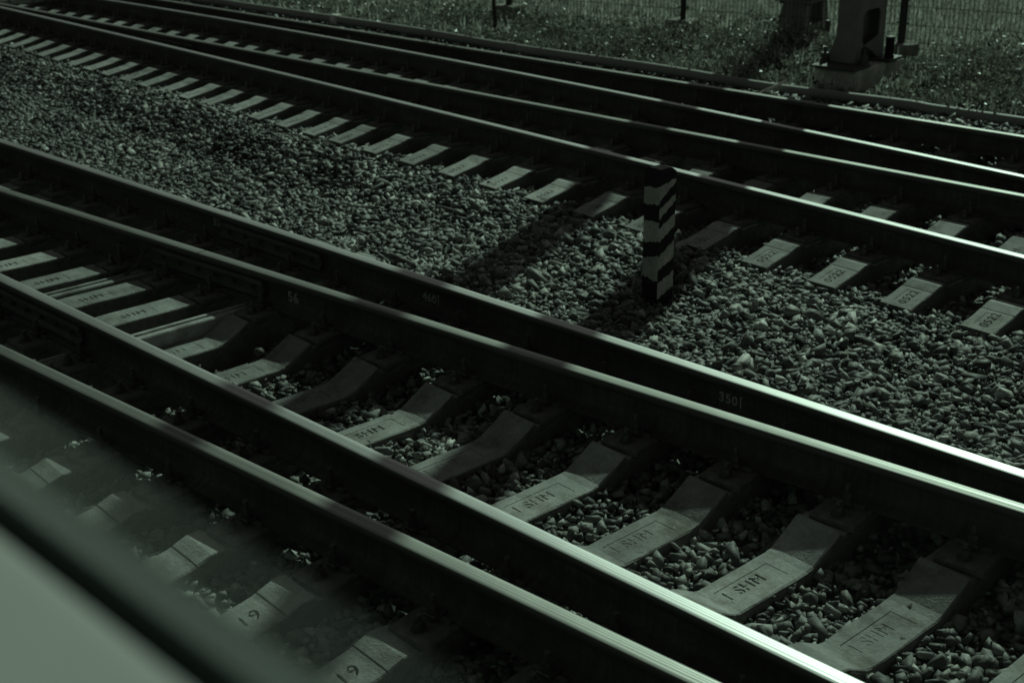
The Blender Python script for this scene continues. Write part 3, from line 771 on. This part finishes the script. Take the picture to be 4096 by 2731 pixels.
# ------------------------------------------------------------------ catenary masts
def mast(x0, x1, y0, y1, base, label, hgt=9.0, first=.13, wz=.38, pitch=.78, plate=True):
    """hollow steel mast standing on plates; windows through the +x and -x faces"""
    cx, cy = (x0 + x1) / 2, (y0 + y1) / 2
    o = empty('overhead_line_mast', (cx, cy, base)); tag(o, label, 'mast', 'overhead line masts at the fence')
    hx, hy = (x1 - x0) / 2, (y1 - y0) / 2; t = .02
    # outline of the shaft: flared foot
    fl = .085; zf = .26
    bm = bmesh.new()
    def wall(pts):   # quad strip wall with thickness
        pass
    H = hgt
    # the two narrow faces (facing -y and +y): flared plates
    for s in (-1, 1):
        y_a, y_b = (s * hy, s * (hy - t))
        ol = [(-hx - fl, 0), (hx + .0, 0), (hx, zf), (hx, H), (-hx, H), (-hx, zf)] if s < 0 else [(-hx - fl, 0), (hx, 0), (hx, zf), (hx, H), (-hx, H), (-hx, zf)]
        prism(bm, ol, min(y_a, y_b), max(y_a, y_b))
    link('front_plates', bm_mesh(bm, 'mp'), M['mast'], o)
    # the two wide faces (facing +x and -x) with windows
    for s in (-1, 1):
        bm = bmesh.new(); xa = s * (hx - .003); xb = s * (hx - .003 - t); xa, xb = min(xa, xb), max(xa, xb)
        yi = hy - t - .001
        a, b2 = -hy + .13, hy - .12
        prism(bm, [(-yi, 0), (a, 0), (a, H), (-yi, H)], xa, xb, axis='x')
        prism(bm, [(b2, 0), (yi, 0), (yi, H), (b2, H)], xa, xb, axis='x')
        z = first; c = .05
        # lower web with an arched notch for the bolt
        prism(bm, [(a, .0), (a + .04, .13), (a + .1, .16), (b2, .05), (b2, z + .06), (b2 - c, z), (a + c, z - .02), (a, z + .12)][::-1] if False else [(a, .14), (a + .10, .15), (b2 - .08, .06), (b2, .0), (b2, z + .10), (a + c, z + .02), (a, z + .09)], xa, xb, axis='x')
        z += wz
        while z < H - .6:
            prism(bm, [(a, z - c), (a + c, z), (b2 - c, z), (b2, z - c), (b2, z + (pitch - wz) + c), (b2 - c, z + (pitch - wz)), (a + c, z + (pitch - wz)), (a, z + (pitch - wz) + c)], xa, xb, axis='x')
            z += pitch
        prism(bm, [(a, z - c), (a + c, z), (b2 - c, z), (b2, z - c), (b2, H), (a, H)], xa, xb, axis='x')
        link('web_panel', bm_mesh(bm, 'mw'), M['mast'], o)
    # inner core sheet seen dark through the windows
    bm = bmesh.new(); prism(bm, [(-hy + t + .003, .05), (hy - t - .003, .05), (hy - t - .003, H), (-hy + t + .003, H)], -hx * .35 - .004, -hx * .35 + .004, axis='x'); link('inner_web', bm_mesh(bm, 'mi'), M['mast'], o)
    if plate:
        bm = bmesh.new(); bx(bm, -hx - .13, hx + .13, -hy - .26, -hy + .10, -.032, -.002, bev=.004); bx(bm, -hx - .11, hx + .17, hy - .2, hy + .12, -.0325, -.0025, bev=.004); pl = link('base_plate', bm_mesh(bm, 'bp'), M['iron_plate'], o)
        for bx_, by_, cap in ((-hx - .10, -hy - .02, 0), (hx + .07, -hy + .06, 0), (hx + .11, hy - .08, 1), (-hx - .09, hy + .1, 0)):
            bm = bmesh.new(); cyl(bm, (bx_, by_, -.002), (bx_, by_, .03), .05, seg=18); cyl(bm, (bx_, by_, .03), (bx_, by_, .09), .038, seg=6); cyl(bm, (bx_, by_, .09), (bx_, by_, .15), .018, seg=12)
            a = link('anchor_bolt', bm_mesh(bm, 'ab', angle=35), M['iron'], pl)
        bm = bmesh.new(); cyl(bm, (hx + .115, hy - .10, -.002), (hx + .115, hy - .10, .20), .045, seg=20); cyl(bm, (hx + .115, hy - .10, .20), (hx + .115, hy - .10, .212), .046, seg=20); cp_ = link('bolt_cover', bm_mesh(bm, 'cap', angle=35), [M['black']], pl)
        bm = bmesh.new(); cyl(bm, (hx + .115, hy - .10, .2125), (hx + .115, hy - .10, .222), .047, seg=20); link('white_cap', bm_mesh(bm, 'cap2', angle=35), [M['white']], pl)
        bm = bmesh.new(); bx(bm, -hx - .11, hx + .13, -hy - .20, hy + .25, -.50, -.034, bev=.02)
        for v in bm.verts:
            v.co += Vector((math.sin(v.co.z * 30 + v.co.y * 9), math.cos(v.co.x * 17), 0)) * .004
        link('foundation', bm_mesh(bm, 'fd'), M['concrete_dark'], o)
    return o
mast(-6.235, -6.010, 12.35, 12.985, -.05, 'tall hollow grey mast with window-like opening on a bolted base before the fence')

# second mast beyond the fence: trapezoid foot with an opening
def mast2():
    o = empty('overhead_line_mast', (-7.82, 14.85, -.25)); tag(o, 'dark steel foot with square opening and flange, beyond the fence left of big mast', 'mast', 'overhead line masts at the fence')
    bm = bmesh.new()
    # front plate
    prism(bm, [(-.40, 0), (.05, 0), (-.02, .42), (-.28, .42)], -.26, -.235)
    prism(bm, [(-.30, 0), (.02, 0), (-.02, .42), (-.25, .42)], .30, .325)
    link('front_plates', bm_mesh(bm, 'p'), M['mast'], o)
    for xx in (0.0, -.26):
        bm = bmesh.new()
        prism(bm, [(-.234, 0), (.299, 0), (.299, .14), (-.05, .10), (-.12, .13), (-.234, .0)], xx - .012, xx + .012, axis='x') if False else None
        prism(bm, [(-.234, 0), (-.13, 0), (-.10, .42), (-.234, .42)], xx - .012, xx + .010, axis='x')
        prism(bm, [(.24, 0), (.40, 0), (.30, .42), (.17, .42)], xx - .012, xx + .010, axis='x')
        prism(bm, [(-.128, 0), (.198, 0), (.19, .15), (-.118, .12)], xx - .011, xx + .009, axis='x')
        link('web_panel', bm_mesh(bm, 'w'), M['mast'], o)
    bm = bmesh.new(); bx(bm, -.36, .12, -.33, .40, .42, .455, bev=.004); pl = link('flange_plate', bm_mesh(bm, 'f'), M['mast'], o)
    for a, c in ((-.30, -.28), (.07, -.28), (.07, .34), (-.30, .34)):
        bm = bmesh.new(); cyl(bm, (a, c, .39), (a, c, .42), .028, seg=6); cyl(bm, (a, c, .455), (a, c, .50), .022, seg=6); link('bolt', bm_mesh(bm, 'b', angle=35), M['iron'], pl)
    bm = bmesh.new(); bx(bm, -.16, .10, -.22, .29, .455, 9.2); link('mast_shaft', bm_mesh(bm, 's'), M['mast'], o)
    bm = bmesh.new(); bx(bm, -.42, .15, -.36, .42, -.3, -.002, bev=.02); link('foundation', bm_mesh(bm, 'fd'), M['concrete_dark'], o)
    for a, c in ((.10, .2), (-.36, -.2)):
        bm = bmesh.new(); cyl(bm, (a, c, 0), (a, c, .16), .03, seg=10); link('anchor_bolt', bm_mesh(bm, 'b', angle=35), M['iron'], o)
mast2()

# ------------------------------------------------------------------ mesh fence
posts = [(-11.62, 13.52), (-9.06, 13.83), (-6.38, 14.23), (-3.70, 14.62)]
fo = empty('mesh_fence', (-9.06, 13.83, -.2)); tag(fo, 'welded wire mesh fence on round dark posts in front of the meadow', 'fence')
FO = Vector(fo.location)
for i, (x, y) in enumerate(posts):
    bm = bmesh.new(); cyl(bm, (x - FO.x, y - FO.y, -.1), (x - FO.x, y - FO.y, 2.1), .044 if i != 1 else .036, seg=16); p = link('fence_post', bm_mesh(bm, 'p', angle=40), M['post'], fo)
    for zc in (.30, .9, 1.6):
        bm = bmesh.new(); cyl(bm, (x - FO.x - .075, y - FO.y, zc), (x - FO.x + .075, y - FO.y, zc), .011, seg=8); link('clip', bm_mesh(bm, 'c'), M['post'], p)
    zt_ = (.17, .16, .08, .0)[i] 
    bm = bmesh.new(); bx(bm, x - FO.x - .17, x - FO.x + .18, y - FO.y - .17, y - FO.y + .17, -.45, zt_, bev=.02) if i < 2 else cyl(bm, (x - FO.x + .03, y - FO.y, -.45), (x - FO.x + .03, y - FO.y, zt_ + .0), .19, .17, seg=24)
    link('foundation', bm_mesh(bm, 'f', angle=35), M['concrete_old'], fo)
for i, ((xa, ya), (xb, yb)) in enumerate(zip(posts[:-1], posts[1:])):
    d = Vector((xb - xa, yb - ya, 0)); L = d.length; d /= L; n_ = Vector((-d.y, d.x, 0)); A = Vector((xa, ya, 0)) - FO; zb_ = -.02 + .0; A.z = 0
    bm = bmesh.new(); r = .0036
    def rod(p, q, r):
        a = [p + n_ * r + Vector((0, 0, 0)), q + n_ * r, q - n_ * r, p - n_ * r]
        up = d if abs((q - p).normalized().z) > .5 else Vector((0, 0, 1))
        vs = [bm.verts.new(v) for v in (p + n_ * r, p + up * r, p - n_ * r, p - up * r, q + n_ * r, q + up * r, q - n_ * r, q - up * r)]
        for k in range(4): bm.faces.new((vs[k], vs[(k + 1) % 4], vs[4 + (k + 1) % 4], vs[4 + k]))
    s = .06
    while s < L - .05:
        p = A + d * s; rod(Vector((p.x, p.y, .0)), Vector((p.x, p.y, 2.05)), .0034); s += .05
    for zh in (.02, .09, .28, .48, .68, .88, 1.08, 1.28, 1.48, 1.68, 1.9, 2.04):
        p, q = A + d * .05, A + d * (L - .05); rod(Vector((p.x, p.y - .008, zh)), Vector((q.x, q.y - .008, zh)), .0032)
    link('mesh_panel', bm_mesh(bm, 'mesh'), M['wire'], fo)

# ------------------------------------------------------------------ young forked tree by the pipe
o = empty('sapling', (-10.43, 11.86, -.25)); tag(o, 'thin dark sapling with a forked stem standing behind the grey conduit pipe', 'tree')
bm = bmesh.new(); tube(bm, chain([(0, 0, -.05), (.01, 0, .25), (-.01, .01, .5), (-.02, .01, .62)], 4), .022, 10)
tube(bm, chain([(-.02, .01, .58), (-.09, .02, .74), (-.20, .04, .92), (-.30, .05, 1.3)], 4), .016, 8); tube(bm, chain([(-.02, .01, .58), (.0, .02, .8), (.02, .05, 1.0), (.03, .05, 1.5)], 4), .019, 8)
tube(bm, chain([(-.09, .02, .74), (-.05, .1, .9), (0, .16, 1.1)], 4), .008, 6)
link('trunk', bm_mesh(bm, 'trunk', smooth=True), M['stem'], o)
def leaf_cloud(n, center, rad, size, rng):
    P = rng.normal(size=(n, 3)); P /= np.linalg.norm(P, axis=1)[:, None]; P *= (rng.uniform(.3, 1, n) ** .5)[:, None]; P = P * rad + center
    return leaf_quads(P, size * rng.uniform(.6, 1.4, n), rng)
def leaf_quads(P, s, rng, upright=0.0, aspect=.45):
    n = len(P); d = rng.normal(size=(n, 3)); d[:, 2] = np.abs(d[:, 2]) * (1 + upright * 3) + upright; d /= np.linalg.norm(d, axis=1)[:, None]
    r = rng.normal(size=(n, 3)); w = np.cross(d, r); w /= np.linalg.norm(w, axis=1)[:, None]
    nn = np.cross(d, w)
    s = s[:, None]; V = np.stack([P, P + d * s * .5 + w * s * aspect * .5 + nn * s * .06, P + d * s, P + d * s * .5 - w * s * aspect * .5 + nn * s * .06], 1).reshape(-1, 3)
    F = np.arange(4 * n).reshape(-1, 4); return V, F
rg = np.random.default_rng(5)
V, F = leaf_cloud(420, np.array([-.08, .05, 1.15]), np.array([.42, .35, .40]), .05, rg)
link('crown', arr_mesh('crown', V, F, np.repeat(rg.uniform(.5, 1.5, 420), 4)), M['leaf'], o)

# ------------------------------------------------------------------ weeds, meadow (uncountable)
def veg(name, n, xr, yr, size, hfun, rng, keep, m, upright, label, zspread=.05, aspect=.45, shade=(.4, 1.6)):
    x = rng.uniform(*xr, n); y = rng.uniform(*yr, n); k = keep(x, y) & in_view(x, y, .18); x, y = x[k], y[k]; n = len(x)
    z = ht(x, y) + hfun(x, y) * rng.uniform(.15, 1, n) ** .6 - .01
    s = size * np.clip(rng.lognormal(0, .4, n), .4, 2.6)
    V, F = leaf_quads(np.stack([x, y, z], -1), s, rng, upright, aspect)
    o = link(name, arr_mesh(name, V, F, np.repeat(rng.uniform(*shade, n), 4)), M[m]); return tag(o, label, 'plants', kind='stuff')
def mound(x, y):
    m1 = np.clip(.10 + .75 * lump(x * 1.2, y * 1.2, 1.9) + .45 * lump(x + 9, y - 4, 4.2), .01, .42)
    bump = .16 * np.exp(-((x + 4.7) / .9) ** 2 - ((y - 13.2) / .7) ** 2) + .14 * np.exp(-((x + 7.2) / .5) ** 2 - ((y - 13.0) / .8) ** 2)
    clear = 1.0
    for cx_, cy_, rx_, ry_ in ((-6.05, 11.9, .62, .75), (-9.06, 13.5, .5, .6), (-6.35, 13.8, .50, .6)):
        clear = clear * (1 - .93 * np.exp(-(((x - cx_) / rx_) ** 4 + ((y - cy_) / ry_) ** 4)))
    bush = .30 * np.exp(-((x + 10.75) / .35) ** 2 - ((y - 13.1) / .35) ** 2)
    return (m1 * sstep(14.6, 13.6, y - .14 * (x + 8)) + bump) * clear + bush
pipe_y = lambda x: 11.19 - .045 * np.minimum(x + 7, 0) * 1.0
not_found = lambda x, y: ~((x > -6.38) & (x < -5.70) & (y > 12.05) & (y < 13.4)) & ~((np.hypot(x + 6.35, y - 14.23) < .22) | (np.hypot(x + 9.06, y - 13.83) < .2))
veg('weeds', 260000, (-22, 0), (11.2, 15.2), .034, mound, rg, lambda x, y: (y > pipe_y(x) + .10) & not_found(x, y) & (lump(x * 1.7 + 3, y * 1.7, 3.1) + .25 * rg.uniform(-1, 1, x.size) > -.12), 'leaf', .0, 'low leafy weeds between the conduit pipe and the fence', shade=(.3, 2.0), aspect=.62)
veg('tall_grass', 16000, (-22, 0), (11.6, 15.5), .11, lambda x, y: mound(x, y) * .5, rg, lambda x, y: (y > pipe_y(x) + .12) & not_found(x, y) & (lump(x * 2, y * 2, 2) > -.05), 'grass', 1.2, 'long grass blades among the weeds', aspect=.10)
veg('meadow', 300000, (-34, 0), (13.6, 27), .060, lambda x, y: .04 + 0 * x, rg, lambda x, y: y > 14.0 + .15 * (x + 8), 'grass', .6, 'pale meadow grass beyond the fence', aspect=.16, shade=(.5, 1.5))
# flower heads in the meadow
x = rg.uniform(-30, 0, 1500); y = rg.uniform(14.2, 26, 1500); k = in_view(x, y); x, y = x[k], y[k]
P = np.stack([x, y, ht(x, y) + rg.uniform(.05, .10, len(x))], -1); V, F = leaf_quads(P, rg.uniform(.018, .035, len(x)), rg, 0, 1.0)
tag(link('meadow_flowers', arr_mesh('fl', V, F), M['flower']), 'tiny pale flower heads scattered over the meadow', 'plants', kind='stuff')

# ------------------------------------------------------------------ the carriage we look out of
GY = .20; ZC = CAM.z; zs = ZC - .2975; zg = ZC - .2840
o = empty('train_carriage', (1.2 * math.sin(-.08), -1.2 * math.cos(-.08), 0), -.08); tag(o, 'train carriage with pale window ledge and black rubber seal at the lower left', 'train')
OY = 1.2
def part(name, boxes, m, bev=.0):
    bm = bmesh.new()
    for b_ in boxes: bx(bm, b_[0], b_[1], b_[2] + OY, b_[3] + OY, b_[4], b_[5], bev=bev)
    return link(name, bm_mesh(bm, name), M[m], o)
WX = 1.9
part('window_ledge', [(-WX, WX, GY - .066, GY - .006, zs - .03, zs)], 'sill', .003)
part('window_seal', [(-WX, WX, GY - .0055, GY + .010, zs - .02, zg), (-WX, WX, GY - .0035, GY + .010, ZC + .52, ZC + .55)], 'rubber')
part('glass_pane', [(-WX, WX, GY + .001, GY + .0012, zg + .0005, ZC + .5195)], 'glass')
bpy.data.objects.remove(o.children[-1])
bm = bmesh.new(); vs = [bm.verts.new(p) for p in ((-WX, GY + .003 + OY, zg - .004), (WX, GY + .003 + OY, zg - .004), (WX, GY + .003 + OY, ZC + .53), (-WX, GY + .003 + OY, ZC + .53))]; bm.faces.new(vs)
link('glass_pane', bm_mesh(bm, 'glass'), M['glass'], o)
part('outer_skin', [(-11, 11, GY + .011, GY + .03, .45, zs - .001), (-11, 11, GY + .011, GY + .03, ZC + .552, 3.9), (-11, -WX, GY + .0115, GY + .0295, zs, ZC + .551), (WX, 11, GY + .0115, GY + .0295, zs, ZC + .551)], 'car_out')
part('lining', [(-11, 11, GY - .085, GY - .067, 1.15, zs - .02), (-11, 11, GY - .05, GY - .0045, ZC + .56, 3.7), (-11, -WX - .01, GY - .06, GY - .005, zs, ZC + .55), (WX + .01, 11, GY - .06, GY - .005, zs, ZC + .55)], 'car_dark')
part('carriage_floor', [(-11, 11, -2.7, GY - .09, 1.05, 1.14)], 'car_dark')
part('roof', [(-11, 11, -2.75, GY + .03, 3.91, 4.0)], 'car_out')
part('back_wall', [(-11, 11, -2.75, -2.71, .45, 3.9), (-11, -10.96, -2.7, GY, 1.15, 3.9), (10.96, 11, -2.7, GY, 1.15, 3.9)], 'car_dark')
print('objects', len(bpy.data.objects))
